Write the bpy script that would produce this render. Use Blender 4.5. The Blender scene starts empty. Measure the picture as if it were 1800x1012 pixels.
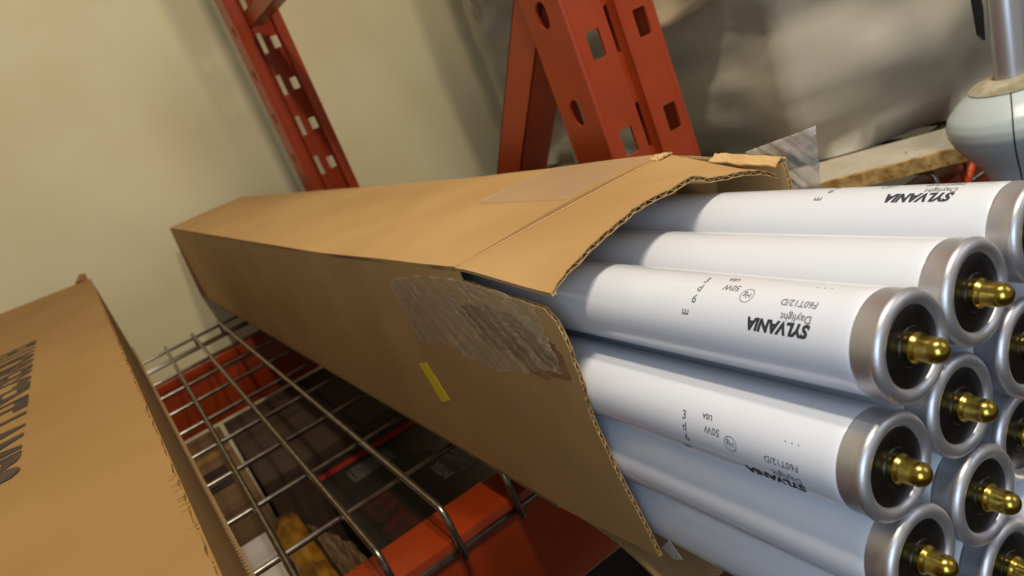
import bpy, bmesh, math, random
from mathutils import Vector, Matrix, noise
random.seed(7)
C = bpy.context.scene.collection
S = bpy.context.scene
PI = math.pi
# Units: everything below is laid out in millimetres measured from the camera point
# (x along the rack, y towards the wall, z up); w() turns that into metres above the floor.
CAMH = 1281.0
def w(p): return Vector((p[0]/1000, p[1]/1000, (p[2]+CAMH)/1000))

# ------------------------------------------------------------------ camera
cam = bpy.data.cameras.new('camera'); co = bpy.data.objects.new('camera', cam); C.objects.link(co); S.camera = co
Rwc = Matrix(((0.7958135050247263, -0.48392781462219386, -0.3639982629838332),
              (0.4572806727504645, 0.08621774753299705, 0.8851332590854436),
              (-0.39695749337824926, -0.8708503719039937, 0.2899040844926702)))
M4 = Rwc.transposed().to_4x4(); M4.translation = w((0, 0, 0)); co.matrix_world = M4
cam.sensor_width = 36.0; cam.lens = 36.0*1339.45/1800
cam.clip_start = 0.01; cam.clip_end = 50
cam.dof.use_dof = True; cam.dof.focus_distance = 0.36; cam.dof.aperture_fstop = 15

# ------------------------------------------------------------------ world and lights
wd = bpy.data.worlds.new('world'); S.world = wd; wd.use_nodes = True
wd.node_tree.nodes['Background'].inputs[0].default_value = (1.0, 0.93, 0.84, 1)
wd.node_tree.nodes['Background'].inputs[1].default_value = 0.21
def area(name, loc, target, sx, sy, power, col):
    l = bpy.data.lights.new(name, 'AREA'); l.shape = 'RECTANGLE'; l.size = sx; l.size_y = sy; l.energy = power; l.color = col
    o = bpy.data.objects.new(name, l); C.objects.link(o); o.location = w(loc)
    o.rotation_euler = (w(target)-w(loc)).to_track_quat('-Z', 'Y').to_euler(); return o
area('ceiling_lamp_light', (90, -150, 1750), (150, 700, -200), .10, .22, 22, (1.0, 0.87, 0.68))
area('ceiling_lamp_light', (430, -330, 1750), (150, 500, -200), .10, .22, 17, (1.0, 0.88, 0.70))
area('doorway_light', (-330, -420, 60), (180, 200, -200), .45, .55, 3.0, (0.60, 0.79, 1.0))
area('window_light', (1700, -1500, 1100), (250, 300, -200), 1.2, 1.2, 7, (0.80, 0.90, 1.0))
S.view_settings.view_transform = 'Standard'; S.view_settings.look = 'None'
S.view_settings.gamma = 1; S.view_settings.use_curve_mapping = False; S.view_settings.exposure = 0.0

# ------------------------------------------------------------------ materials
def lin(c): return tuple((x/255/12.92 if x/255 <= .04045 else ((x/255+.055)/1.055)**2.4) for x in c)+(1,)
def mat(name, col, rough=.6, metal=0, spec=.5, col2=None, scale=60, bump=0, bscale=400, detail=4, coat=0, aniso=0, stretch=None, lo=.35, hi=.65):
    m = bpy.data.materials.new(name); m.use_nodes = True; nt = m.node_tree; b = nt.nodes['Principled BSDF']
    b.inputs['Base Color'].default_value = lin(col); b.inputs['Roughness'].default_value = rough
    b.inputs['Metallic'].default_value = metal; b.inputs['Specular IOR Level'].default_value = spec
    b.inputs['Coat Weight'].default_value = coat; b.inputs['Coat Roughness'].default_value = .08
    b.inputs['Anisotropic'].default_value = aniso
    tc = nt.nodes.new('ShaderNodeTexCoord'); mp = nt.nodes.new('ShaderNodeMapping')
    nt.links.new(tc.outputs['Object'], mp.inputs[0])
    if stretch: mp.inputs['Scale'].default_value = stretch
    if col2:
        n = nt.nodes.new('ShaderNodeTexNoise'); n.inputs['Scale'].default_value = scale; n.inputs['Detail'].default_value = detail
        nt.links.new(mp.outputs[0], n.inputs['Vector'])
        r = nt.nodes.new('ShaderNodeValToRGB'); r.color_ramp.elements[0].position = lo; r.color_ramp.elements[1].position = hi
        r.color_ramp.elements[0].color = lin(col); r.color_ramp.elements[1].color = lin(col2)
        nt.links.new(n.outputs[0], r.inputs[0]); nt.links.new(r.outputs[0], b.inputs['Base Color'])
    if bump:
        n2 = nt.nodes.new('ShaderNodeTexNoise'); n2.inputs['Scale'].default_value = bscale; n2.inputs['Detail'].default_value = 3
        nt.links.new(mp.outputs[0], n2.inputs['Vector'])
        bp = nt.nodes.new('ShaderNodeBump'); bp.inputs['Strength'].default_value = bump; bp.inputs['Distance'].default_value = .001
        nt.links.new(n2.outputs[0], bp.inputs['Height']); nt.links.new(bp.outputs[0], b.inputs['Normal'])
    return m
def film(name, col, alpha, rough=.15, bump=.8, bscale=60, stretch=None, streak=False):
    m = mat(name, col, rough=rough, spec=.8, bump=bump, bscale=bscale, stretch=stretch)
    nt = m.node_tree; b = nt.nodes['Principled BSDF']; b.inputs['Alpha'].default_value = alpha
    if streak:   # whitish highlight streaks on the wrinkled tape, painted into its opacity
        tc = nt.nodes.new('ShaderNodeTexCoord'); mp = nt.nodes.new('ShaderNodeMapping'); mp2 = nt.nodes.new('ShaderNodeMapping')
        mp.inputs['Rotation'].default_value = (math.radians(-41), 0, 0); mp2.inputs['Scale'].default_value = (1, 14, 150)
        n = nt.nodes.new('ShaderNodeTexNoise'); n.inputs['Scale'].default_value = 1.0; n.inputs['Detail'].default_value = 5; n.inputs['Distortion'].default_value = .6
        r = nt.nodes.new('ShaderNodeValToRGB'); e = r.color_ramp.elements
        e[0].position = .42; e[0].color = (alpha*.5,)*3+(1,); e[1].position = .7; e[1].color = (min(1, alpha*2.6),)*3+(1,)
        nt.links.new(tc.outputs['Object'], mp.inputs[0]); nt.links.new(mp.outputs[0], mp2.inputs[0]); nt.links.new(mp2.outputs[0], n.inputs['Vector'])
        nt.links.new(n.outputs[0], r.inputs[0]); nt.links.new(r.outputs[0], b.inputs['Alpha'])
    return m
M = dict(
 card=mat('cardboard', (184, 147, 96), .82, spec=.25, col2=(174, 137, 86), scale=9, bump=.15, bscale=700),
 card2=mat('cardboard_tan', (154, 119, 70), .82, spec=.25, col2=(147, 112, 64), scale=9, bump=.15, bscale=700),
 endcard=mat('reddish_flap', (120, 64, 40), .85),
 cardin=mat('cardboard_inside', (176, 146, 100), .9, spec=.15, col2=(160, 130, 88), scale=30),
 flute=mat('cardboard_flute', (198, 164, 116), .9, spec=.1),
 pale=mat('cardboard_pale', (208, 176, 124), .85, spec=.2, col2=(196, 160, 108), scale=15, bump=.15, bscale=700),
 crease=mat('crease_fibre', (226, 196, 150), .8),
 tube=mat('phosphor_glass', (224, 228, 238), .2, spec=.6, coat=.5, col2=(221, 224, 232), scale=6),
 cap=mat('aluminium_cap', (214, 212, 216), .4, metal=.85, bump=.05, bscale=900, col2=(196, 193, 197), scale=60, stretch=(1, 1, 1)),
 disc=mat('black_bakelite', (14, 12, 11), .28, spec=.5, col2=(24, 19, 16), scale=200),
 brass=mat('brass', (194, 168, 76), .2, metal=1, bump=.05, bscale=500, col2=(172, 146, 64), scale=300),
 ink=mat('black_ink', (48, 50, 62), .6),
 inkgrey=mat('grey_ink', (112, 112, 122), .6),
 boxink=mat('box_print_ink', (52, 42, 32), .8, col2=(74, 58, 40), scale=50),
 post=mat('red_orange_paint', (166, 62, 22), .38, spec=.5, col2=(158, 57, 20), scale=30, bump=.04, bscale=200),
 beam=mat('orange_paint', (140, 49, 14), .25, spec=.5, col2=(132, 45, 12), scale=25, bump=.04, bscale=200),
 wire=mat('zinc_wire', (160, 154, 144), .3, metal=1, col2=(126, 118, 108), scale=90),
 wall=mat('cream_wall_paint', (230, 221, 184), .75, spec=.3, col2=(222, 209, 168), scale=3.0, detail=5, bump=.1, bscale=120),
 floor=mat('concrete', (70, 66, 60), .8, col2=(52, 48, 44), scale=6),
 tarp=mat('grey_plastic_cover', (172, 166, 150), .5, spec=.4, col2=(154, 153, 145), scale=4, bump=.3, bscale=25),
 fold=mat('beige_plastic', (196, 178, 146), .4, spec=.4, col2=(170, 152, 118), scale=9, bump=.5, bscale=40),
 chrome=mat('chrome', (222, 224, 230), .3, metal=.8, bump=.02, bscale=900),
 shell=mat('pale_blue_white_plastic', (196, 208, 208), .32, spec=.5, col2=(190, 203, 204), scale=10),
 dirty=mat('dirty_collar', (190, 180, 158), .6, col2=(140, 128, 100), scale=60),
 black=mat('black_rubber', (22, 20, 22), .5),
 wood=mat('white_painted_wood', (206, 198, 182), .6, col2=(188, 178, 158), scale=30, bump=.3, bscale=100),
 rawwood=mat('splintered_wood', (150, 112, 58), .85, col2=(206, 176, 112), scale=90, bump=.8, bscale=160),
 cord=mat('orange_cord', (226, 84, 28), .4),
 yellow=mat('yellow_sticker', (240, 214, 30), .6),
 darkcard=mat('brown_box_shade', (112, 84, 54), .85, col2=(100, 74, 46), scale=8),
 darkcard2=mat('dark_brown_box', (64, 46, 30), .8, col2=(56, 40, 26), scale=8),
 blackbox=mat('black_carton', (24, 20, 18), .45, col2=(30, 25, 21), scale=12),
 redprint=mat('red_print', (150, 36, 20), .5), greenprint=mat('olive_picture', (48, 50, 22), .5, col2=(24, 22, 14), scale=30),
 whiteprint=mat('white_print', (190, 184, 182), .6), greyprint2=mat('dim_white_print', (130, 122, 118), .6), greyprint=mat('grey_fine_print', (88, 82, 80), .6, col2=(40, 36, 34), scale=420, stretch=(1, .1, 1)),
 whitecard=mat('white_carton', (190, 180, 172), .6), ochre=mat('ochre_bag', (150, 104, 22), .45, col2=(104, 66, 14), scale=40, bump=.5, bscale=60),
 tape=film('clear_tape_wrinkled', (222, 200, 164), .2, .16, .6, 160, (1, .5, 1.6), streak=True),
 tape3=film('clear_tape_flat', (214, 196, 176), .13, .25, .3, 120),
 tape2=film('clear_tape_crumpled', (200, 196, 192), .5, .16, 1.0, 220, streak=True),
 scuff=mat('brown_torn_liner', (124, 80, 44), .9, col2=(156, 110, 66), scale=70, stretch=(1,.5,1.5)),
)
# ------------------------------------------------------------------ helpers
def link(name, me, m, parent=None, smooth=False):
    o = bpy.data.objects.new(name, me); C.objects.link(o)
    if m is not None and not me.materials: me.materials.append(m)
    if smooth:
        for p in me.polygons: p.use_smooth = True
    if parent: o.parent = parent
    return o
def thing(name, label, cat, org=(0, 0, 0), group=None):
    o = bpy.data.objects.new(name, None); C.objects.link(o); o.location = w(org); o.empty_display_size = .02
    o['label'] = label; o['category'] = cat
    if group: o['group'] = group
    o['org'] = list(org); return o
def tag(o, label, cat, group=None):
    o['label'] = label; o['category'] = cat
    if group: o['group'] = group
    return o
class MB:
    """collects shapes in mm"""
    def __init__(s): s.v = []; s.f = []
    def add(s, vs, fs):
        b = len(s.v); s.v += [Vector(x) for x in vs]; s.f += [tuple(i+b for i in f) for f in fs]; return s
    def box(s, lo, hi):
        x0, y0, z0 = lo; x1, y1, z1 = hi
        return s.add([(x0,y0,z0),(x1,y0,z0),(x1,y1,z0),(x0,y1,z0),(x0,y0,z1),(x1,y0,z1),(x1,y1,z1),(x0,y1,z1)],
                     [(0,3,2,1),(4,5,6,7),(0,1,5,4),(1,2,6,5),(2,3,7,6),(3,0,4,7)])
    def prism(s, poly, ext):
        n = len(poly); a = [Vector(p) for p in poly]; e = Vector(ext)
        return s.add(a+[p+e for p in a], [tuple(range(n))[::-1], tuple(range(n, 2*n))]+[(i, (i+1)%n, n+(i+1)%n, n+i) for i in range(n)])
    def slab(s, P, N, t0, t1):
        """closed sheet over a grid of points P[i][j]; N normal vector"""
        nu, nv = len(P), len(P[0]); N = Vector(N)
        top = [Vector(p)+N*t1 for r in P for p in r]; bot = [Vector(p)+N*t0 for r in P for p in r]; k = nu*nv
        f = []
        for i in range(nu-1):
            for j in range(nv-1):
                a, b_, c, d = i*nv+j, (i+1)*nv+j, (i+1)*nv+j+1, i*nv+j+1
                f += [(a, b_, c, d), (k+d, k+c, k+b_, k+a)]
        ring = [i*nv for i in range(nu)]+[(nu-1)*nv+j for j in range(1, nv)]+[i*nv+nv-1 for i in range(nu-2, -1, -1)]+[j for j in range(nv-2, 0, -1)]
        n = len(ring)
        f += [(ring[q], k+ring[q], k+ring[(q+1)%n], ring[(q+1)%n]) for q in range(n)]
        return s.add(top+bot, f)
    def tube(s, pts, r, seg=10, caps=True):
        P = [Vector(p) for p in pts]; n = len(P); vs = []; up = None
        for i, p in enumerate(P):
            d = (P[min(i+1, n-1)]-P[max(i-1, 0)]).normalized()
            if up is None: up = d.orthogonal().normalized()
            up = (up-d*up.dot(d)).normalized(); side = d.cross(up)
            rr = r[i] if isinstance(r, (list, tuple)) else r
            vs += [p+(up*math.cos(2*PI*k/seg)+side*math.sin(2*PI*k/seg))*rr for k in range(seg)]
        f = [(i*seg+k, i*seg+(k+1)%seg, (i+1)*seg+(k+1)%seg, (i+1)*seg+k) for i in range(n-1) for k in range(seg)]
        if caps: f += [tuple(range(seg))[::-1], tuple(range((n-1)*seg, n*seg))]
        return s.add(vs, f)
    def lathe(s, prof, axis='y', seg=48, c=(0, 0, 0), close=True):
        """prof: (position along axis, radius)"""
        vs = []; 
        for a, r in prof:
            for k in range(seg):
                t = 2*PI*k/seg; x, y = r*math.cos(t), r*math.sin(t)
                vs.append((c[0]+x, c[1]+a, c[2]-y) if axis == 'y' else (c[0]+x, c[1]+y, c[2]+a))
        n = len(prof)
        f = [(i*seg+k, i*seg+(k+1)%seg, (i+1)*seg+(k+1)%seg, (i+1)*seg+k) for i in range(n-1) for k in range(seg)]
        if close: f += [tuple(range(seg))[::-1], tuple(range((n-1)*seg, n*seg))]
        return s.add(vs, f)
    def build(s, name, m, parent=None, smooth=False, bevel=0, local=False, angle=None):
        if local: vs = [v/1000 for v in s.v]
        elif parent is not None:
            o = Vector(parent['org'] if 'org' in parent else parent.parent['org']); vs = [(v-o)/1000 for v in s.v]
        else: vs = [w(v) for v in s.v]
        me = bpy.data.meshes.new(name); me.from_pydata([tuple(v) for v in vs], [], s.f); me.update()
        bm = bmesh.new(); bm.from_mesh(me); bmesh.ops.recalc_face_normals(bm, faces=bm.faces)
        if bevel:
            ed = [e for e in bm.edges if len(e.link_faces) == 2 and e.calc_face_angle(0) > .6]
            bmesh.ops.bevel(bm, geom=ed, offset=bevel/1000, segments=2, affect='EDGES', profile=.5)
        bm.to_mesh(me); bm.free()
        ob = link(name, me, m, parent, smooth)
        if angle:
            me.set_sharp_from_angle(angle=math.radians(angle))
        return ob
def text_mesh(body, size, bold=0, shear=0, space=1, xs=1, align='LEFT'):
    c = bpy.data.curves.new('lettering', 'FONT'); c.body = body; c.size = size; c.offset = bold; c.shear = shear; c.space_character = space
    c.align_x = align; c.resolution_u = 3
    o = bpy.data.objects.new('lettering', c); C.objects.link(o); bpy.context.view_layer.update()
    me = bpy.data.meshes.new_from_object(o.evaluated_get(bpy.context.evaluated_depsgraph_get()))
    vs = [(v.co.x*xs, v.co.y) for v in me.vertices]; fs = [tuple(p.vertices) for p in me.polygons]
    C.objects.unlink(o); bpy.data.objects.remove(o); bpy.data.curves.remove(c); bpy.data.meshes.remove(me)
    return vs, fs
def lerp(a, b, t): return a+(b-a)*t
def interp(tab, x):
    if x <= tab[0][0]: return tab[0][1]
    for (x0, y0), (x1, y1) in zip(tab, tab[1:]):
        if x <= x1: return lerp(y0, y1, (x-x0)/(x1-x0))
    return tab[-1][1]
def nz(x, y=0., z=0.): return noise.noise(Vector((x, y, z)))
def flutes(mb, edge, inward, N, thick=3.0, depth=7, wl=7.0):
    """wavy core sheet between the two liners along a cut edge"""
    E = [Vector(p) for p in edge]; inn = Vector(inward).normalized(); N = Vector(N)
    pts = []; s = 0
    for a, b in zip(E, E[1:]):
        L = (b-a).length; n = max(1, int(L/(wl/6)))
        for i in range(n): pts.append((a.lerp(b, i/n), s+L*i/n))
        s += L
    pts.append((E[-1], s))
    A = []
    for p, t in pts:
        h = -(thick/2+(thick/2-.45)*math.sin(2*PI*t/wl+.9*nz(t*.05)))
        q = p+N*h
        A.append([q+inn*(.3+1.0*abs(nz(t*.3, 3))), q+inn*(depth-2)])
    mb.slab(A, N, -.2, .2)

# ------------------------------------------------------------------ setting
def struct(o): o['kind'] = 'structure'; return o
mb = MB().box((-3000, 1960, -1281), (5200, 2060, 1700)); struct(mb.build('wall_back', M['wall']))
mb = MB().box((-3000, -2600, -1331), (5200, 1960, -1281)); struct(mb.build('floor', M['floor']))

# ------------------------------------------------------------------ rack frame
def plate(width, height, holes, thick):
    """2D plate (u right, v up) with rounded rectangular holes -> list verts, faces of a solid"""
    c = bpy.data.curves.new('plate', 'CURVE'); c.dimensions = '2D'; c.fill_mode = 'BOTH'; c.extrude = thick/2
    def sp(pts):
        q = c.splines.new('POLY'); q.points.add(len(pts)-1); q.use_cyclic_u = True
        for i, p in enumerate(pts): q.points[i].co = (p[0], p[1], 0, 1)
    sp([(0, height[0]), (width, height[0]), (width, height[1]), (0, height[1])])
    for (u, v, hw, hh, r) in holes:
        pts = []
        for cx, cy, a0 in ((u+hw-r, v+hh-r, 0), (u-hw+r, v+hh-r, 90), (u-hw+r, v-hh+r, 180), (u+hw-r, v-hh+r, 270)):
            for k in range(5):
                a = math.radians(a0+k*22.5); pts.append((cx+r*math.cos(a), cy+r*math.sin(a)))
        sp(pts)
    o = bpy.data.objects.new('plate', c); C.objects.link(o); bpy.context.view_layer.update()
    me = bpy.data.meshes.new_from_object(o.evaluated_get(bpy.context.evaluated_depsgraph_get()))
    vs = [tuple(v.co) for v in me.vertices]; fs = [tuple(p.vertices) for p in me.polygons]
    C.objects.unlink(o); bpy.data.objects.remove(o); bpy.data.curves.remove(c); bpy.data.meshes.remove(me)
    return vs, fs
ZT, ZB, PITCH = 1150, -1281, 83.0
X0, X1 = 368, 455
def post(name, parent, yf, sgn, zoff):
    """channel post: punched front face at y=yf, body depth 50 towards sgn*y, lips at the back"""
    mb = MB()
    zs = [z for z in [zoff+PITCH*k for k in range(-14, 15)] if -560 < z < 560]
    def face(x0, x1, y, holes):
        v, f = plate(x1-x0, (ZB, ZT), holes, 2.4); mb.add([(x0+a, y+c_, b) for a, b, c_ in v], f)
    sq = [(19.5, z, 7, 11.5, 1.5) for z in zs]
    face(X0, 403, yf, sq)
    face(421, X1, yf, [(18.5, z+2, 7, 11.5, 1.5) for z in zs])
    yr = yf+sgn*8
    mb.box((405.5, yr-1.2, ZB), (407.6, yr+1.2, ZT)); mb.box((416.4, yr-1.2, ZB), (418.5, yr+1.2, ZT))
    cut = [ZB]+[q for z in zs for q in (z-13, z+25)]+[ZT]
    for a, b in zip(cut[::2], cut[1::2]):
        v = []
        for k in range(7):
            t = PI*k/6; v.append((412-4.6*math.cos(t), yr-1.2, b+3.5*math.sin(t)-3.5))
        for k in range(7):
            t = PI*k/6; v.append((412+4.6*math.cos(t), yr-1.2, a-3.5*math.sin(t)+3.5))
        mb.prism(v, (0, 2.4, 0))
    for xa, xb in ((403, 407), (421, 417)):
        mb.prism([(xa, yf-1.2, ZB), (xb, yf+sgn*8-1.2, ZB), (xb, yf+sgn*8+1.2, ZB), (xa, yf+1.2, ZB)], (0, 0, ZT-ZB))
    for x in (X0, X1):
        v, f = plate(50, (ZB, ZT), [(27, z+36, 7.5, 11.5, 7.4) for z in zs], 2.4)
        mb.add([(x+c_, yf+sgn*a, b) for a, b, c_ in v], f)
    mb.box((X0-1.2, min(yf+sgn*48.8, yf+sgn*51.2), ZB), (X0+17, max(yf+sgn*48.8, yf+sgn*51.2), ZT))
    mb.box((X1-17, min(yf+sgn*48.8, yf+sgn*51.2), ZB), (X1+1.2, max(yf+sgn*48.8, yf+sgn*51.2), ZT))
    # rounded outer corners
    mb.tube([(X0+.6, yf+.3*sgn, ZB), (X0+.6, yf+.3*sgn, ZT)], 2.6, 10); mb.tube([(X1-.6, yf+.3*sgn, ZB), (X1-.6, yf+.3*sgn, ZT)], 2.6, 10)
    mb.tube([(X0+.6, yf+50*sgn, ZB), (X0+.6, yf+50*sgn, ZT)], 2.4, 8)
    mb.tube([(404, yf, ZB), (404, yf, ZT)], 1.9, 8); mb.tube([(420, yf, ZB), (420, yf, ZT)], 1.9, 8)
    return mb.build(name, M['post'], parent, smooth=True, angle=35)
fr = thing('upright_frame', 'red-orange punched steel rack frame rising behind the open tube carton', 'rack frame', (411, 1030, -1281))
post('front_post', fr, 520, 1, -29)
post('rear_post', fr, 1547, -1, 165-6)
def brace(a, b, parent, r=17):
    a, b = Vector(a), Vector(b); d = (b-a).normalized(); n = Vector((1, 0, 0)); u = d.cross(n).normalized(); mb = MB()
    for (n0, n1, u0, u1) in ((-r, -r+2.5, -r, r), (-r, r, r-2.5, r), (-r, r, -r, -r+2.5)):
        mb.prism([a+n*n0+u*u0, a+n*n1+u*u0, a+n*n1+u*u1, a+n*n0+u*u1], b-a)
    return mb.build('brace', M['post'], parent, bevel=.8)
brace((398, 572, 30), (398, 1494, -900), fr, 19)
brace((408, 572, 212), (408, 1500, 206), fr, 15)
# ------------------------------------------------------------------ beams
def beam(name, label, x0, x1, y0, y1, z0, z1, end):
    t = thing(name, label, 'beam', (lerp(x0, x1, .5), y0, z0))
    MB().box((x0, y0, z0), (x1, y1, z1)).build('beam_body', M['beam'], t, smooth=True, bevel=3, angle=30)
    if end: MB().box(end[0], end[1]).build('end_connector', M['beam'], t, bevel=1)
    return t
beam('rack_beam', 'glossy orange front shelf beam under the bent wire ends', -2000, 364, 495, 545, -413, -312, ((364, 492, -470), (367, 560, -250)))
beam('rack_beam', 'orange rear shelf beam seen through the wire mesh near the wall', -2000, 366, 1516, 1562, -446, -331, None)
beam('rack_beam', 'orange shelf beam of the next bay behind the pale plastic stand', 460, 2900, 495, 545, -413, -306, ((456, 492, -470), (460, 560, -250)))
# ------------------------------------------------------------------ wire decks
def deck(label, xs, ys, zt, x_lo, x_hi):
    t = thing('wire_deck', label, 'wire shelf', (lerp(x_lo, x_hi, .5), 1050, zt))
    for x in xs:
        p = [(x, 1612, zt-36), (x, 1609, zt-12), (x, 1603, zt-5), (x, 1593, zt-3)]
        p += [(x, 503, zt-3), (x, 497, zt-4), (x, 492.5, zt-8.5), (x, 491, zt-15), (x, 489.5, zt-47)]
        MB().tube(p, 2.9, 10).build('long_wire', M['wire'], t, smooth=True)
    for y in ys:
        MB().tube([(x_lo, y, zt-8.6), (x_hi, y, zt-8.6)], 2.8, 10).build('cross_wire', M['wire'], t, smooth=True)
    MB().tube([(x_lo, 495.3, zt-41), (x_hi, 495.3, zt-41)], 2.8, 10).build('cross_wire', M['wire'], t, smooth=True)
    MB().tube([(x_lo, 1606, zt-33), (x_hi, 1606, zt-33)], 2.8, 10).build('cross_wire', M['wire'], t, smooth=True)
    return t
YS = [581, 692, 803, 911, 1021, 1132, 1243, 1354, 1465, 1576]
deck('zinc wire mesh shelf between the two long cartons', [159-53.5*k for k in range(-3, 14)], YS, -281, -545, 340)
deck('zinc wire mesh shelf under the grey cover in the next bay', [510+53.5*k for k in range(0, 18)], YS, -281, 495, 1440)

# ------------------------------------------------------------------ fluorescent tubes
YAW, PITCHT = -.016, 0.0
def cyl_text(body, s0, a0, size, bold=0, shear=0, space=1, xs=1, spin=0):
    """wrap lettering on the glass: s along the tube, a0 degrees round it, spin for letters stacked round the tube"""
    vs, fs = text_mesh(body, size, bold, shear, space, xs)
    bm = bmesh.new()
    for v in vs: bm.verts.new((v[0], v[1], 0))
    bm.verts.ensure_lookup_table()
    for f in fs:
        try: bm.faces.new([bm.verts[i] for i in f])
        except ValueError: pass
    if spin: bmesh.ops.rotate(bm, verts=bm.verts, cent=(0, 0, 0), matrix=Matrix.Rotation(math.radians(spin), 3, 'Z'))
    ys = [v.co.y for v in bm.verts]; k = min(ys)+1
    while k < max(ys):
        bmesh.ops.bisect_plane(bm, geom=bm.verts[:]+bm.edges[:]+bm.faces[:], plane_co=(0, k, 0), plane_no=(0, 1, 0)); k += 1
    out = []; R = RG+.06
    bm.verts.index_update()
    for v in bm.verts:
        a = math.radians(a0)-v.co.y/RG
        out.append((-R*math.cos(a), s0+v.co.x, R*math.sin(a)))
    fs = [tuple(v.index for v in f.verts) for f in bm.faces]; bm.free()
    return out, fs
RG = 19.3
proto = {}
def tube_parts():
    g = MB().lathe([(7, 17.6), (9.3, 18.2), (10.4, 18.9), (12.5, RG), (16, RG), (400, RG), (800, RG), (1200, RG), (1500, RG), (1506, 18.4), (1509, 17)], seg=64)
    yield 'glass_tube', g, M['tube'], 40
    def capmb(flip):
        prof = [(10.4, 18.2), (10.4, 18.9), (9.8, 19.25), (9.0, 19.3), (3.4, 19.3), (2.6, 19.6), (1.6, 19.95)]
        for k in range(0, 13):   # rolled rim
            a = math.radians(70-k*14.5); prof.append((1.9-2.9*math.sin(math.radians(20+k*12.5)), 17.0+2.95*math.cos(math.radians(20+k*12.5))))
        prof += [(2.6, 14.2), (3.2, 14.1)]
        if flip: prof = [(1516-a, r) for a, r in prof]
        return MB().lathe(prof, seg=64, close=False)
    yield 'end_cap', capmb(False), M['cap'], 50
    yield 'end_cap', capmb(True), M['cap'], 50
    yield 'insulator_disc', MB().lathe([(4, 14.4), (.9, 14.4), (.7, 14.0), (.7, 7.2), (.3, 6.8), (.2, 5.4), (.2, .01)], seg=48), M['disc'], 40
    pr = [(1, 5.2), (-.9, 5.6), (-1.6, 5.5), (-2.2, 5.0), (-3.4, 4.75), (-5.0, 4.6), (-6.8, 4.45), (-7.9, 4.4)]
    pr += [(-7.9-4.0*math.sin(math.radians(a)), 4.35*math.cos(math.radians(a))) for a in (10, 25, 40, 55, 70, 82)]+[(-11.9, .01)]
    yield 'contact_pin', MB().lathe(pr, seg=32), M['brass'], 60
def print_mb():
    mb = MB()
    mb.add(*cyl_text('SYLVANIA', 26.0, 39.8, 6.5, bold=.34, shear=.27, xs=.955))
    g = MB()
    g.add(*cyl_text('Daylight', 26.2, 50, 4.1, bold=0.05))
    g.add(*cyl_text('F60T12/D', 26.0, 67, 3.9, bold=0.05))
    for k in range(3):
        g.add(*cyl_text('.', 25.5+3*k, 91, 4, bold=.06))
    g.add(*cyl_text('Hg', 57.0, 69.5, 3.5, bold=0.03))
    ring = []
    for k in range(32):
        t = 2*PI*k/32
        for r in (3.0, 3.3): ring.append((59.0+r*math.cos(t), r*math.sin(t)))
    R = RG+.06
    g.add([(-R*math.cos(math.radians(66)-v/RG), u, R*math.sin(math.radians(66)-v/RG)) for u, v in ring], [(2*k, 2*k+1, (2*k+3)%64, (2*k+2)%64) for k in range(32)])
    g.add(*cyl_text('50W', 64.5, 79, 4.3, bold=0.06))
    g.add(*cyl_text('USA', 69, 93.5, 3.0, bold=.1))
    for ch, a in (('3', 84), ('d', 69), ('6', 53), ('E', 36)):
        g.add(*cyl_text(ch, 86.5, a-5, 5.4, bold=0.06, spin=180 if ch != 'E' else -90))
    return mb, g
first = None
def make_tube(c, label, roll):
    global first
    t = thing('fluorescent_tube', label, 'tube', (c[0]+.6, c[1], c[2]), 'fluorescent tubes sliding out of the open carton')
    t.rotation_euler = (PITCHT, 0, -YAW)
    if first is None:
        first = t
        for n, mb, m, ang in tube_parts():
            o = mb.build(n, m, t, smooth=True, local=True, angle=ang)
        a, b = print_mb()
        o = a.build('printed_brand', M['ink'], t, local=True); o['label'] = 'bold slanted black brand lettering'
        o = b.build('printed_markings', M['inkgrey'], t, local=True); o['label'] = 'small thin type and wattage markings'
        kids = list(t.children)
    else:
        kids = []
        for ch in list(first.children):
            k = ch.copy(); C.objects.link(k); k.parent = t; kids.append(k)
    for k in kids: k.rotation_euler = (0, math.radians(roll) if k.name.startswith('printed') else 0, 0)
    return t
T = [
 ((196.1, 153.4, -138.6), 'white fluorescent tube, lettering fully readable, second from left in the top row', 0),
 ((236.1, 154.4, -139.2), 'white fluorescent tube with plain upper side, between the two top-row tubes showing lettering', -150),
 ((276.1, 151.7, -134.5), 'topmost white tube, lettering foreshortened along its crest beside the crumpled tape', 36),
 ((180.7, 158.6, -178.9), 'white fluorescent tube in second row whose brand print wraps under its lower side', -54),
 ((220.9, 158.7, -178.6), 'tube end at the centre of the cluster, second in the second row', -160),
 ((261.2, 155.5, -176), 'tube end third along the second row, cut by the picture edge', -90),
 ((301.4, 155.5, -178.4), 'tube end fourth along the second row, out by the far side panel', 160),
 ((180.5, 157.7, -218.2), 'tube below the wrapped brand print, cap cut by the bottom of the picture', -140),
 ((220.6, 157.2, -218.6), 'tube end with darker brass pin, second along the third row', -100),
 ((260.4, 163, -217.6), 'tube end third along the third row, mostly past the picture edge', 170),
 ((300.6, 157, -218.4), 'tube end fourth along the third row beside the far side panel', 120),
 ((184.4, 159, -257.6), 'lowest white tube, beside the bottom flap of the carton', -140),
 ((226.0, 157.3, -257.7), 'tube end second along the bottom row, peeking in at the lower corner', 150),
 ((264.8, 151, -257.7), 'tube end third along the bottom row', 110),
 ((303.4, 158, -257.8), 'tube end fourth along the bottom row', 100),
]
T[0] = ((196.1, 153.4, -138.6), 'white fluorescent tube leftmost in the top row, its lettering fully readable', 0)
for c, l, r in T: make_tube(c, l, r)

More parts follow.
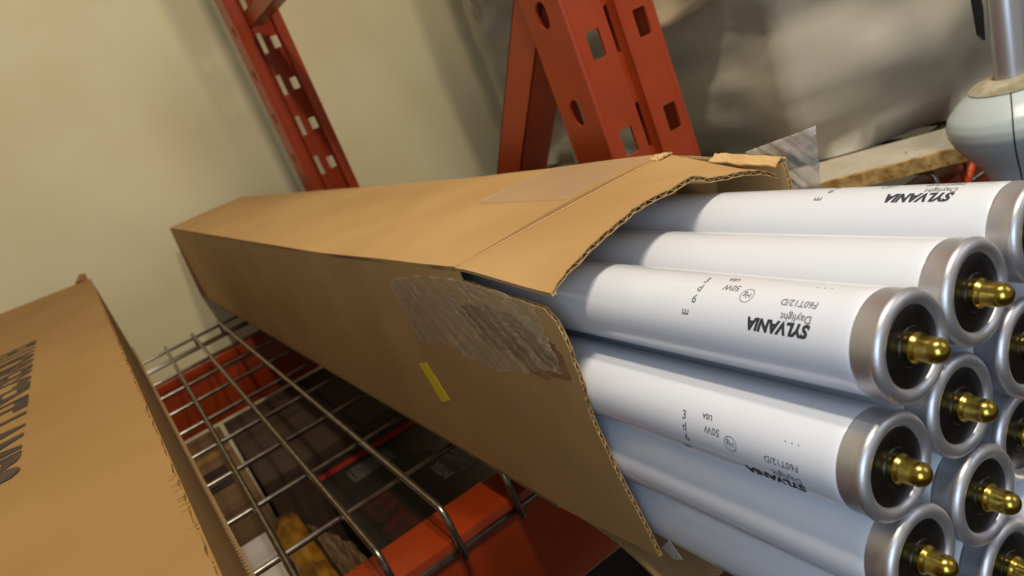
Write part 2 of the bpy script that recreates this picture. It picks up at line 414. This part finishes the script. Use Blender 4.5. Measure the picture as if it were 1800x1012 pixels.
# ------------------------------------------------------------------ open carton
def sx(y): return 154.9-.017*(y-430)          # near side plane
def sxr(y): return sx(y)+170
YF, YE = 404, 1885                            # fold line of the flaps, far end
bx = thing('open_carton', 'long brown corrugated carton with torn open end holding white fluorescent tubes', 'box', (240, 1100, -281))
zt = [(404, -106), (700, -109), (1250, -104), (1885, -98)]
def jag(a, amp, f=.12): return amp*nz(a*f, 7.3)+amp*.5*nz(a*f*3.1, 2.2)
topx = lambda u, y: lerp(sx(y), sxr(y), u)
# near side panel
N = (-1, -.017, 0)
P = [[(sx(y), y, lerp(-280.5, interp(zt, y)-.4, j/6)) for j in range(7)] for y in [YF+(YE-YF)*i/24 for i in range(25)]]
MB().slab(P, N, -2, 0).build('side_panel', M['card'], bx)
P = [[(sxr(y), y, lerp(-280.5, interp(zt, y)-.4, j/3)) for j in range(4)] for y in [YF+(YE-YF)*i/12 for i in range(13)]]
MB().slab(P, N, 0, 3).build('side_panel', M['card'], bx)
P = [[(topx(u/10, y), y, interp(zt, y)+4*math.sin(PI*u/10)*max(0, 1-abs(y-800)/900)+.8*nz(y*.01, u*.3)) for u in range(11)] for y in [YF+(YE-YF)*(i/40)**1.3 for i in range(41)]]
MB().slab(P, (0, 0, 1), -2.6, .4).build('top_panel', M['card'], bx, smooth=True, angle=30)
P = [[(topx(u/4, y), y, -278) for u in range(5)] for y in [YF, 800, 1300, YE]]
MB().slab(P, (0, 0, 1), -2.8, 0).build('bottom_panel', M['cardin'], bx)
MB().box((sx(YE)+1, YE-3, -279), (sxr(YE)-1, YE, -99)).build('end_panel', M['card'], bx)
# hinged end flap standing a little open at the wall
MB().prism([(sx(YE)-.5, YE+1, -99), (sx(YE)-.5, YE+1, -277), (sx(YE)-6, 1956, -274)], (2.5, 0, 0)).build('end_flap', M['endcard'], bx)
# near side flap: ragged cut edge
zedge = [(-272, 301), (-250, 303), (-227, 308), (-200, 311), (-182, 313), (-165, 309.5), (-141, 309), (-130, 312), (-123, 319)]
NJ = 46
def flapgrid(ni=8):
    rows = []
    for i in range(ni+1):
        r = []
        for j in range(NJ+1):
            t = j/NJ; ztop = lerp(-123.5, -115.5, i/ni)+(jag(i*14., 1.2) if 0 < i < ni else 0)
            zbot = lerp(-271.5, -279.5, i/ni)+(jag(i*9.+50, 1.0) if 0 < i < ni else 0)
            z = lerp(zbot, ztop, t); y0 = interp(zedge, z)+jag(z*2, .8)
            y = lerp(y0, YF-.6, i/ni); r.append((sx(y)-1.2*(1-i/ni)*math.sin(PI*t), y, z))
        rows.append(r)
    return rows
G = flapgrid()
sf = MB().slab(G, N, -.5, 0).slab(G, N, -2.4, -1.9).build('side_flap', M['card'], bx)
mb = MB(); flutes(mb, G[0], (0, 1, 0), N, thick=2.4); flutes(mb, [r[-1] for r in G], (0, 0, -1), N, wl=6, thick=2.4); mb.build('corrugated_core', M['flute'], sf)
# top flap
fe = [(157, -114), (171, -107.5), (184, -103.5), (197, -100.6), (209, -98.6), (217, -97.6), (232, -97.2), (248, -97.8), (257, -97.2), (262, -98.4), (271, -103.5), (291, -109), (306, -114), (317, -121.5)]
NJ2 = 64
def topflap(ni=9):
    rows = []
    for i in range(ni+1):
        t = i/ni; r = []
        for j in range(NJ2+1):
            u = j/NJ2; xa = lerp(157.2, 318, u); xb = lerp(sx(YF), sxr(YF)-1, u)
            ze = interp(fe, xa)+jag(xa, .5, .2); ye = 306+jag(xa*1.3, 1.4, .1)
            zb = -106+.2*math.sin(PI*u)
            s = t*t*(3-2*t)*.45+t*.55
            r.append((lerp(xa, xb, t), lerp(ye, YF, t), lerp(ze, zb, s)-(.5 if i == ni else 0)))
        rows.append(r)
    return rows
G2 = topflap()
G2b = [[Vector(p)+Vector((0, 0, max(0, 1.6*(1-j/8)))) for j, p in enumerate(r)] for r in G2]
tf = MB().slab(G2, (0, 0, 1), -.5, .0).slab(G2b, (0, 0, 1), -3, -2.5).build('top_flap', M['card'], bx, smooth=True, angle=40)
mb = MB(); flutes(mb, G2[0], (0, 1, 0), (0, 0, 1)); mb.slab([[r[0], Vector(r[0])+Vector((3, 0, 0))] for r in G2], (0, 0, 1), -1.9, -.3); mb.build('corrugated_core', M['flute'], tf)
# far side flap with layered torn top
G3 = []
for i in range(9):
    r = []
    for j in range(25):
        t = j/24; y = lerp(308+3*(1-t)+jag(t*90, .8), YF, i/8); ztop = lerp(-119, -108, i/8)+jag(i*17., 2.2)
        r.append((325.5+.5*(1-i/8), y, lerp(-276, ztop, t)))
    G3.append(r)
rf = MB().slab(G3, (-1, 0, 0), -.5, 0).slab(G3, (-1, 0, 0), -3, -2.5).build('side_flap', M['pale'], bx)
mb = MB(); flutes(mb, G3[0], (0, 1, 0), (-1, 0, 0)); flutes(mb, [r[-1] for r in G3], (0, 0, -1), (-1, 0, 0), wl=6); mb.build('corrugated_core', M['flute'], rf)
G4 = [[(lerp(320, 331, j/8), y, -116+.12*(y-312)+1.2*nz(y*.1, j*.5)-abs(j-5)*.45) for j in range(9)] for y in [309+i*5 for i in range(11)]]
MB().slab(G4, (0, 0, 1), 0, .9).build('torn_liner', M['pale'], bx)
G4 = [[(lerp(314, 326, j/8), y, -105.4+1.8*nz(y*.3, j*.6)-.3*abs(j-4)) for j in range(9)] for y in [396+i*2 for i in range(6)]]
MB().slab(G4, (0, 0, 1), 0, 1.2).build('torn_liner', M['pale'], bx)
# bottom flap hanging forward
P = []
for i in range(9):
    t = i/8; y = lerp(402, 300, t); z = -280+lerp(0, -24, t**1.3)
    P.append([(lerp(158+4*math.sin(PI*t), 322, j/10), y+jag(j*15, 2.0)*(t > .9), z) for j in range(11)])
P2 = P
bf = MB().slab(P2, (0, 0, 1), -.5, 0).slab(P2, (0, 0, 1), -3, -2.5).build('bottom_flap', M['cardin'], bx)
mb = MB(); flutes(mb, P2[-1], (0, 1, 0), (0, 0, 1)); flutes(mb, [r[0] for r in P2], (1, 0, 0), (0, 0, 1)); mb.build('corrugated_core', M['flute'], bf)
# small white liner tab poking out
MB().prism([(163, 296, -262), (163, 290, -272), (163, 298, -276), (163, 306, -272)], (.5, 0, 0)).build('paper_tab', M['whitecard'], bx)
# yellow sticker
MB().prism([(sx(y)-.35, y, z) for y, z in ((552, -200), (534, -196), (520, -226), (540, -233))], (.3, 0, 0)).build('yellow_sticker', M['yellow'], bx)
# pale creases where the liner broke
mb = MB()
def crease(p, q, wd, bend=0):
    p, q = Vector(p), Vector(q); d = (q-p); n = Vector((-d.y, d.x, 0)).normalized()
    pts = [p.lerp(q, i/8)+n*(bend*math.sin(PI*i/8)+.5*nz(i*.7, p.x)) for i in range(9)]
    mb.slab([[a-n*wd*math.sin(PI*(i+.3)/8.6), a+n*wd*math.sin(PI*(i+.3)/8.6)] for i, a in enumerate(pts)], (0, 0, 1), .05, .3)
crease((158, 402, -105.9), (318, 401, -105.7), .5, 1.0)
mb.build('crease_line', M['crease'], bx)
P = [[(lerp(244, 321.5, j/12), y, interp(zt, y)+4*math.sin(PI*(lerp(244, 321.5, j/12)-sx(y))/170)*max(0, 1-abs(y-800)/900)+.9+.25*nz(y*.2, j)) for j in range(13)] for y in [408+i*8+jag(i*9, 2) for i in range(17)]]
o = MB().slab(P, (0, 0, 1), 0, .1).build('adhesive_tape', M['tape3'], bx, smooth=True); o['label'] = 'thin clear tape over the fold'
# wrinkled tape on the near corner
o1 = [(531, -127), (515, -121), (465, -115), (410, -113.5), (360, -117), (325, -121.5)]
o2 = [(525, -174), (508, -172), (479, -168), (445, -172), (400, -176), (322, -160)]
P = []
for i in range(91):
    t = i/90*5; k = min(4, int(t)); f = t-k
    a = (lerp(o1[k][0], o1[k+1][0], f), lerp(o1[k][1], o1[k+1][1], f)); b = (lerp(o2[k][0], o2[k+1][0], f), lerp(o2[k][1], o2[k+1][1], f))
    r = []
    for j in range(57):
        u = j/56; y = lerp(a[0], b[0], u)+(jag(i*4, 2.5) if j in (0, 56) else 0); z = lerp(a[1], b[1], u)+(jag(i*5, 2.5) if j == 56 else 0)
        q = abs(nz(y*.012+z*.03, y*.13+z*.16, 1.7)); ridge = max(0, .3-q)*4+.5*abs(nz(y*.3+z*.3, y*.05, 4))
        r.append((sx(y)-1.2*max(0, (YF-y)/95)*math.sin(PI*min(1, max(0, (z+272)/150)))-.4-1.0*ridge, y, z))
    P.append(r)
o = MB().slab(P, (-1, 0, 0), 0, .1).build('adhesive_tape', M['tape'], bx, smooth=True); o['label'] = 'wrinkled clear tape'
sc = []
for k in range(70):
    a = 2*PI*k/70; rr = 1+.3*nz(math.cos(a)*2, math.sin(a)*2)+.16*nz(math.cos(a)*9, math.sin(a)*9)
    y = 368+56*math.cos(a)*rr; z = -147+17*math.sin(a)*rr+.16*(y-368); y = max(y, 317)
    sc.append((sx(y)-1.2*max(0, (YF-y)/95)*math.sin(PI*min(1, max(0, (z+272)/150)))-.15, y, z))
mb = MB(); mb.prism(sc, (.12, 0, 0)); o = mb.build('torn_patch', M['scuff'], bx)
# crumpled tape sticking up beyond the far flap
c4 = [(331, 340, -112), (331, 285, -101), (331, 293, -142), (331, 318, -146)]
P = []
for i in range(25):
    t = i/24; a = Vector(c4[0]).lerp(Vector(c4[1]), t); b = Vector(c4[3]).lerp(Vector(c4[2]), t); r = []
    for j in range(21):
        p = a.lerp(b, j/20); h = nz(p.y*.16, p.z*.16, .3); p.x += 2.4*abs(h)+1.2*abs(nz(p.y*.3, p.z*.3, 2)); r.append(p)
    P.append(r)
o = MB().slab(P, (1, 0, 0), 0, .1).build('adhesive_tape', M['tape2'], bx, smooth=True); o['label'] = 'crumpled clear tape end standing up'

# ------------------------------------------------------------------ closed carton at the left
def lx(y): return -20-.0245*(y-250)
cb = thing('printed_carton', 'long closed tan carton with dark print lying on the wire shelf', 'box', (-130, 900, -281))
NYL = 240
P = []
for i in range(NYL+1):
    y = lerp(60, 1705, i/NYL); r = []
    for j in range(9):
        x = lerp(lx(y)-205, lx(y)-1+(jag(y*1.2, 1.3, .35) if j == 8 else 0), j/8)
        z = -124+max(0, (y-1600)/105)**2*(8+10*(1-j/8))+.6*nz(y*.01, j)
        r.append((x, y, z))
    P.append(r)
MB().slab(P, (0, 0, 1), -2.8, 0).build('top_panel', M['card2'], cb)
NL = (1, .0245, 0)
P = [[(lx(y), y, lerp(-262, -126.5, j/3)) for j in range(4)] for y in [lerp(60, 1650, i/30) for i in range(31)]]
MB().slab(P, NL, -3, 0).build('side_panel', M['card2'], cb)
P = [[(lx(y)-205, y, lerp(-280, -126.5, j/3)) for j in range(4)] for y in [lerp(60, 1650, i/10) for i in range(11)]]
MB().slab(P, NL, 0, 3).build('side_panel', M['card2'], cb)
P = [[(lerp(lx(y)-205, lx(y)+2.5, j/4), y, -279) for j in range(5)] for y in [lerp(60, 1650, i/20) for i in range(21)]]
bp = MB().slab(P, (0, 0, 1), -1.8, -1.3).slab([[(a[0]*1, a[1], a[2]) for a in r] for r in P], (0, 0, 1), 1.2, 1.7).build('bottom_panel', M['cardin'], cb)
# corrugated raw edge running along the lower side
E_ = [(lx(y)+2.6, y, -262) for y in [lerp(60, 1650, i/30) for i in range(31)]]
mb = MB()
pts = []
n = 1400
A = []
for i in range(n+1):
    y = lerp(120, 1645, i/n); h = 1.4*math.sin(2*PI*y/6.0)
    A.append([(lx(y)+1.9+h, y, -278), (lx(y)+1.9+h, y, -264)])
mb.slab(A, (1, 0, 0), -.15, .15); o = mb.build('corrugated_core', M['flute'], cb)
MB().box((lx(1650)-204, 1647, -279), (lx(1650)-3, 1650, -127)).build('end_panel', M['card2'], cb)
MB().box((lx(60)-204, 62, -279), (lx(60)-3, 65, -127)).build('end_panel', M['card2'], cb)
MB().prism([(-84, 1700, -112), (-62, 1708, -116), (-60, 1716, -104), (-70, 1712, -100)], (0, 4, -2)).build('torn_corner', M['scuff'], cb)
# serrated fuzz on the cut edge
mb = MB()
for k in range(110):
    y = random.uniform(180, 1500); x = lx(y)-1; L = random.uniform(1, 3.2)
    mb.prism([(x-3, y-1, -123.9), (x+L*.4, y-random.uniform(.5, 2), -124), (x-2.5, y+1, -123.9)], (0, 0, -.5))
o = mb.build('torn_fibres', M['card2'], cb); o['kind'] = 'stuff'
def flat_text(body, size, org, d, up, bold=0, xs=1, space=1, lift=(0, 0, .25), align='LEFT'):
    vs, fs = text_mesh(body, size, bold, 0, space, xs, align); d = Vector(d); up = Vector(up); o = Vector(org)+Vector(lift)
    return MB().add([o+d*a+up*b for a, b in vs], fs)
dl = Vector((.0245, -1, 0)).normalized(); ul = Vector((1, .0245, 0)).normalized()
vs_, fs_ = text_mesh('FLUORESCENT LAMPS', 84, 2.2, 0, 1.0, .715)
wt = max(v[0] for v in vs_); ht = 60.0
k_ = 650/wt
o_ = Vector((-192, 1178, -123.9)); dl = Vector((.042, -1, 0)).normalized()+ul*0
mbt = MB().add([o_+dl*(a*k_)+ul*b+Vector((0, 0, .5)) for a, b in vs_], fs_)
o = mbt.build('printed_lettering', M['boxink'], cb); o['label'] = 'bold dark capitals printed along the lid'

# ------------------------------------------------------------------ grey covered bundle in the next bay
foot = [(1100, 1560), (846, 1550), (828, 1490), (792, 1200), (752, 900), (712, 700), (696, 622), (745, 568), (815, 512), (1000, 500), (1400, 520), (2200, 540), (2600, 560)]
def along(t):
    L = [0]
    for a, b in zip(foot, foot[1:]): L.append(L[-1]+math.dist(a, b))
    s = t*L[-1]
    for k in range(len(foot)-1):
        if s <= L[k+1] or k == len(foot)-2:
            f = (s-L[k])/(L[k+1]-L[k]); return lerp(foot[k][0], foot[k+1][0], f), lerp(foot[k][1], foot[k+1][1], f)
cv = thing('covered_bundle', 'large bundle wrapped in loose grey plastic cover behind the rack post', 'cover', (1500, 1050, -272))
NU, NV = 190, 60
vs = []; 
cxm, cym = 1700, 1200
for i in range(NU+1):
    x, y = along(i/NU)
    d = Vector((cxm-x, cym-y, 0)).normalized()
    for j in range(NV+1):
        v = j/NV; z = -262+v*820
        g = Vector((x, y, z))
        damp = min(1, max(0, (x-845)/60)) if y > 1470 else 1
        f = 34*nz(x*.0035+y*.0016, y*.002, z*.0105)+15*nz(x*.01, y*.008, z*.026)+5*nz(x*.03, y*.02, z*.06)
        edge = 7*nz(3.3, z*.02)
        inn = 5*(1-math.sin(min(1, v*5)*PI/2)) + 120*max(0, v-.75)**2*8
        damp = .25+.75*damp if y > 1400 else 1
        g += d*((4 if y > 1400 else 5)+f*damp*(.4 if y > 1400 else 1)+inn*(.15 if y > 1400 else 1)+(edge if y > 1400 else 0))
        if z < -240: g.z = -262
        vs.append(g)
nf = (NU+1)*(NV+1)
fs = [(i*(NV+1)+j, (i+1)*(NV+1)+j, (i+1)*(NV+1)+j+1, i*(NV+1)+j+1) for i in range(NU) for j in range(NV)]
fs.append(tuple(i*(NV+1)+NV for i in range(NU+1)))
mb = MB().add(vs, fs); mb.build('plastic_cover', M['tarp'], cv, smooth=True)
# loose beige folds at the top
def foldsheet(c, ux, vy, nx, ny, amp, seed):
    P = []
    for i in range(nx+1):
        r = []
        for j in range(ny+1):
            u, v = i/nx-.5, j/ny-.5
            p = Vector(c)+Vector(ux)*u+Vector(vy)*(v+.18*nz(u*3+seed, 1)) 
            p += Vector((-.8, -.5, .2))*amp*(nz(u*2.2+seed, v*3)+.4*nz(u*5, v*7+seed)+math.cos(v*PI))
            r.append(p)
        P.append(r)
    return P
MB().slab(foldsheet((690, 735, 25), (170, -130, -30), (15, 30, 150), 24, 16, 20, 2.), (-.7, -.6, .2), 0, 1.2).build('loose_fold', M['fold'], cv, smooth=True)
MB().slab(foldsheet((892, 1440, 82), (125, -60, -8), (0, 20, 85), 20, 14, 12, 9.), (-.7, -.6, .2), 0, 1.2).build('loose_fold', M['fold'], cv, smooth=True)

# ------------------------------------------------------------------ splintered board
bd = thing('splintered_board', 'white painted wooden board with a splintered broken end under the grey cover', 'board', (660, 620, -281))
ax_ = Vector((-.61, .79, 0)); wv = Vector((-.79, -.61, 0)); p0 = Vector((806, 508, -278))
P = []
for i in range(21):
    r = []
    for j in range(13):
        s = i/20*420; b_ = j/12*84
        back = (j/12)*14+(6*nz(j*.9, 3) if i == 0 else 0)
        r.append(p0+ax_*(s+back*(1-i/20))+wv*b_)
    P.append(r)
MB().slab(P, (0, 0, 1), 0, 15).build('plank', M['wood'], bd)
mb = MB()
for k in range(46):
    b_ = random.uniform(40, 88); s = random.uniform(-6, 60); q = p0+wv*b_+ax_*s+Vector((0, 0, random.uniform(1, 13)))
    dd = (wv*random.uniform(.2, 1)-ax_*random.uniform(-.3, .8)+Vector((0, 0, random.uniform(-.3, .6)))).normalized()*random.uniform(5, 16)
    mb.tube([q-dd*.6, q, q+dd], [1.6, 1.2, .2], 5)
o = mb.build('splinters', M['rawwood'], bd); o['kind'] = 'stuff'
P = [[p0+ax_*s+wv*(81+3*nz(s*.05))+Vector((0, 0, z)) for z in (0, 5, 10, 15.5)] for s in [i*14 for i in range(30)]]
MB().slab(P, tuple(wv), 0, 6).build('broken_edge', M['rawwood'], bd)

# ------------------------------------------------------------------ pedestal with chrome pole
K = .92
pc = (757*K, 420*K)
pd = thing('pedestal_stand', 'pale plastic pedestal with a shiny chrome pole, standing in front of the rack', 'stand', (pc[0], pc[1], -1281))
MB().tube([(pc[0], pc[1], -235*K), (pc[0]+16, pc[1]-10, 30), (pc[0]+60, pc[1]-40, 620)], 14.2*K, 32).build('pole', M['chrome'], pd, smooth=True, angle=50)
prof = [(-1281, 170), (-1268, 170), (-1255, 155), (-1200, 80), (-1100, 44), (-900, 36), (-500, 30), (-340, 28)]
prof += [(a*K, r*K) for a, r in ((-318, 30), (-300, 32), (-286, 38), (-272, 48), (-260, 56), (-249, 60), (-240, 60), (-232, 57), (-222, 48), (-214, 38), (-208, 30), (-206, 22), (-206, 15))]
pr2 = []
for (a, b), (c_, d_) in zip(prof, prof[1:]):
    pr2 += [(lerp(a, c_, k/3), lerp(b, d_, k/3)) for k in range(3)]
pr2.append(prof[-1])
MB().lathe(pr2, axis='z', seg=64, c=(pc[0], pc[1], 0)).build('base_shell', M['shell'], pd, smooth=True, angle=60)
MB().lathe([(a*K, r*K) for a, r in ((-211, 36), (-206, 30), (-203, 19), (-203, 15), (-213, 15))], axis='z', seg=48, c=(pc[0], pc[1], 0)).build('pole_collar', M['dirty'], pd, smooth=True, angle=50)
mb = MB(); an = math.radians(203)
mb.tube([(pc[0]+(r+.2)*math.cos(an+.0012*(a+250)), pc[1]+(r+.2)*math.sin(an+.0012*(a+250)), a) for a, r in pr2 if a > -520], .6, 6)
mb.build('shell_seam', M['black'], pd)
MB().prism([(764*K, 440*K, 60), (772*K, 440*K, 60), (771*K, 440*K, -140*K), (765*K, 440*K, -168*K), (757*K, 440*K, -160*K)], (1, 3, 0)).build('hanging_strap', M['black'], pd)
# orange cord loop
pts = []
for k in range(40):
    a = k/39*2*PI*1.0; pts.append((805+62*math.cos(a), 482+3*math.sin(2*a), -352+68*math.sin(a)))
t = MB().tube(pts, 4, 8).build('coiled_cord', M['cord'], None, smooth=True)
tag(t, 'loop of orange cord hanging on the beam behind the pale stand', 'cord')

# ------------------------------------------------------------------ things on the shelf below
sh2 = thing('lower_shelf', 'dark shelf boards below the wire mesh carrying the stored boxes', 'shelf', (-400, 1030, -800))
for k in range(6):
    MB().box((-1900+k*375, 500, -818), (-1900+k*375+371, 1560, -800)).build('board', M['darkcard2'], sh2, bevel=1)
for y0 in (495, 1516):
    MB().box((-2000, y0, -900), (366, y0+46, -819)).build('beam_body', M['beam'], sh2, bevel=2)
bb = thing('black_carton', 'black printed carton with white label and red stripe under the wire shelf', 'box', (300, 950, -800))
MB().box((92, 640, -800), (362, 1120, -480)).build('carton_body', M['blackbox'], bb, bevel=1.5)
MB().box((92, 1100, -480), (362, 1119, -479.5)).build('red_stripe', M['redprint'], bb)
MB().box((126, 1030, -480), (196, 1080, -479.4)).build('address_label', M['greyprint'], bb)
flat_text('INTEX', 19, (226, 890, -480), (0, 1, 0), (-1, 0, 0), bold=1.2, lift=(0, 0, .6)).build('printed_lettering', M['greyprint2'], bb)
MB().box((236, 880, -480), (268, 1000, -479.4)).build('fine_print', M['greyprint'], bb)
MB().box((215, 990, -480), (262, 1090, -479.5)).build('picture_panel', M['greenprint'], bb)
MB().box((108, 780, -480), (150, 960, -479.5)).build('red_panel', mat('dim_red_print', (74, 16, 10), .5, col2=(24, 16, 14), scale=70), bb)
MB().box((104, 720, -480), (122, 745, -479.4)).build('small_label', M['whiteprint'], bb)
db = thing('brown_carton', 'dark brown carton behind the black one, just in front of the rear beam', 'box', (190, 1300, -800))
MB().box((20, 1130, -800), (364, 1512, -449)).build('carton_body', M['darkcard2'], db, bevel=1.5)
MB().box((180, 1131, -448.9), (186, 1511, -448.4)).build('lid_seam', M['black'], db)
d2 = thing('tan_carton', 'tan carton under the wire shelf beside the left carton', 'box', (-160, 1100, -800))
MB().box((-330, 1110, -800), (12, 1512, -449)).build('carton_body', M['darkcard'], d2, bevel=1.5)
MB().box((-330, 1350, -449), (12, 1380, -448.5)).build('packing_strip', M['card2'], d2)
MB().box((-70, 1200, -449), (-10, 1300, -448.4)).build('dark_label', M['blackbox'], d2)
wb = thing('white_ochre_package', 'open white and ochre package with crumpled lid below the front of the mesh', 'package', (-10, 900, -800))
MB().box((-120, 700, -800), (2, 1100, -500)).build('carton_body', M['whitecard'], wb, bevel=2)
P = [[(lerp(3, 40, i/12)+3*nz(i*.4, j*.5), lerp(700, 1085, j/16), -496+12*math.sin(PI*i/12)+6*nz(i*.5, j*.4)) for j in range(17)] for i in range(13)]
MB().slab(P, (0, 0, 1), -120, 0).build('ochre_bag', M['ochre'], wb, smooth=True)
P = [[(lerp(44, 84, i/14)+4*nz(j*.5, i*.3), lerp(705, 1050, j/22)-i*4, -500-3*i+13*nz(i*.5, j*.45)) for j in range(23)] for i in range(15)]
MB().slab(P, (0, 0, 1), -1.5, 0).build('crumpled_flap', M['darkcard'], wb)
MB().prism([(48, 800, -488), (84, 740, -484), (88, 748, -484), (52, 808, -488)], (0, 0, -3)).build('paper_strip', M['whitecard'], wb)
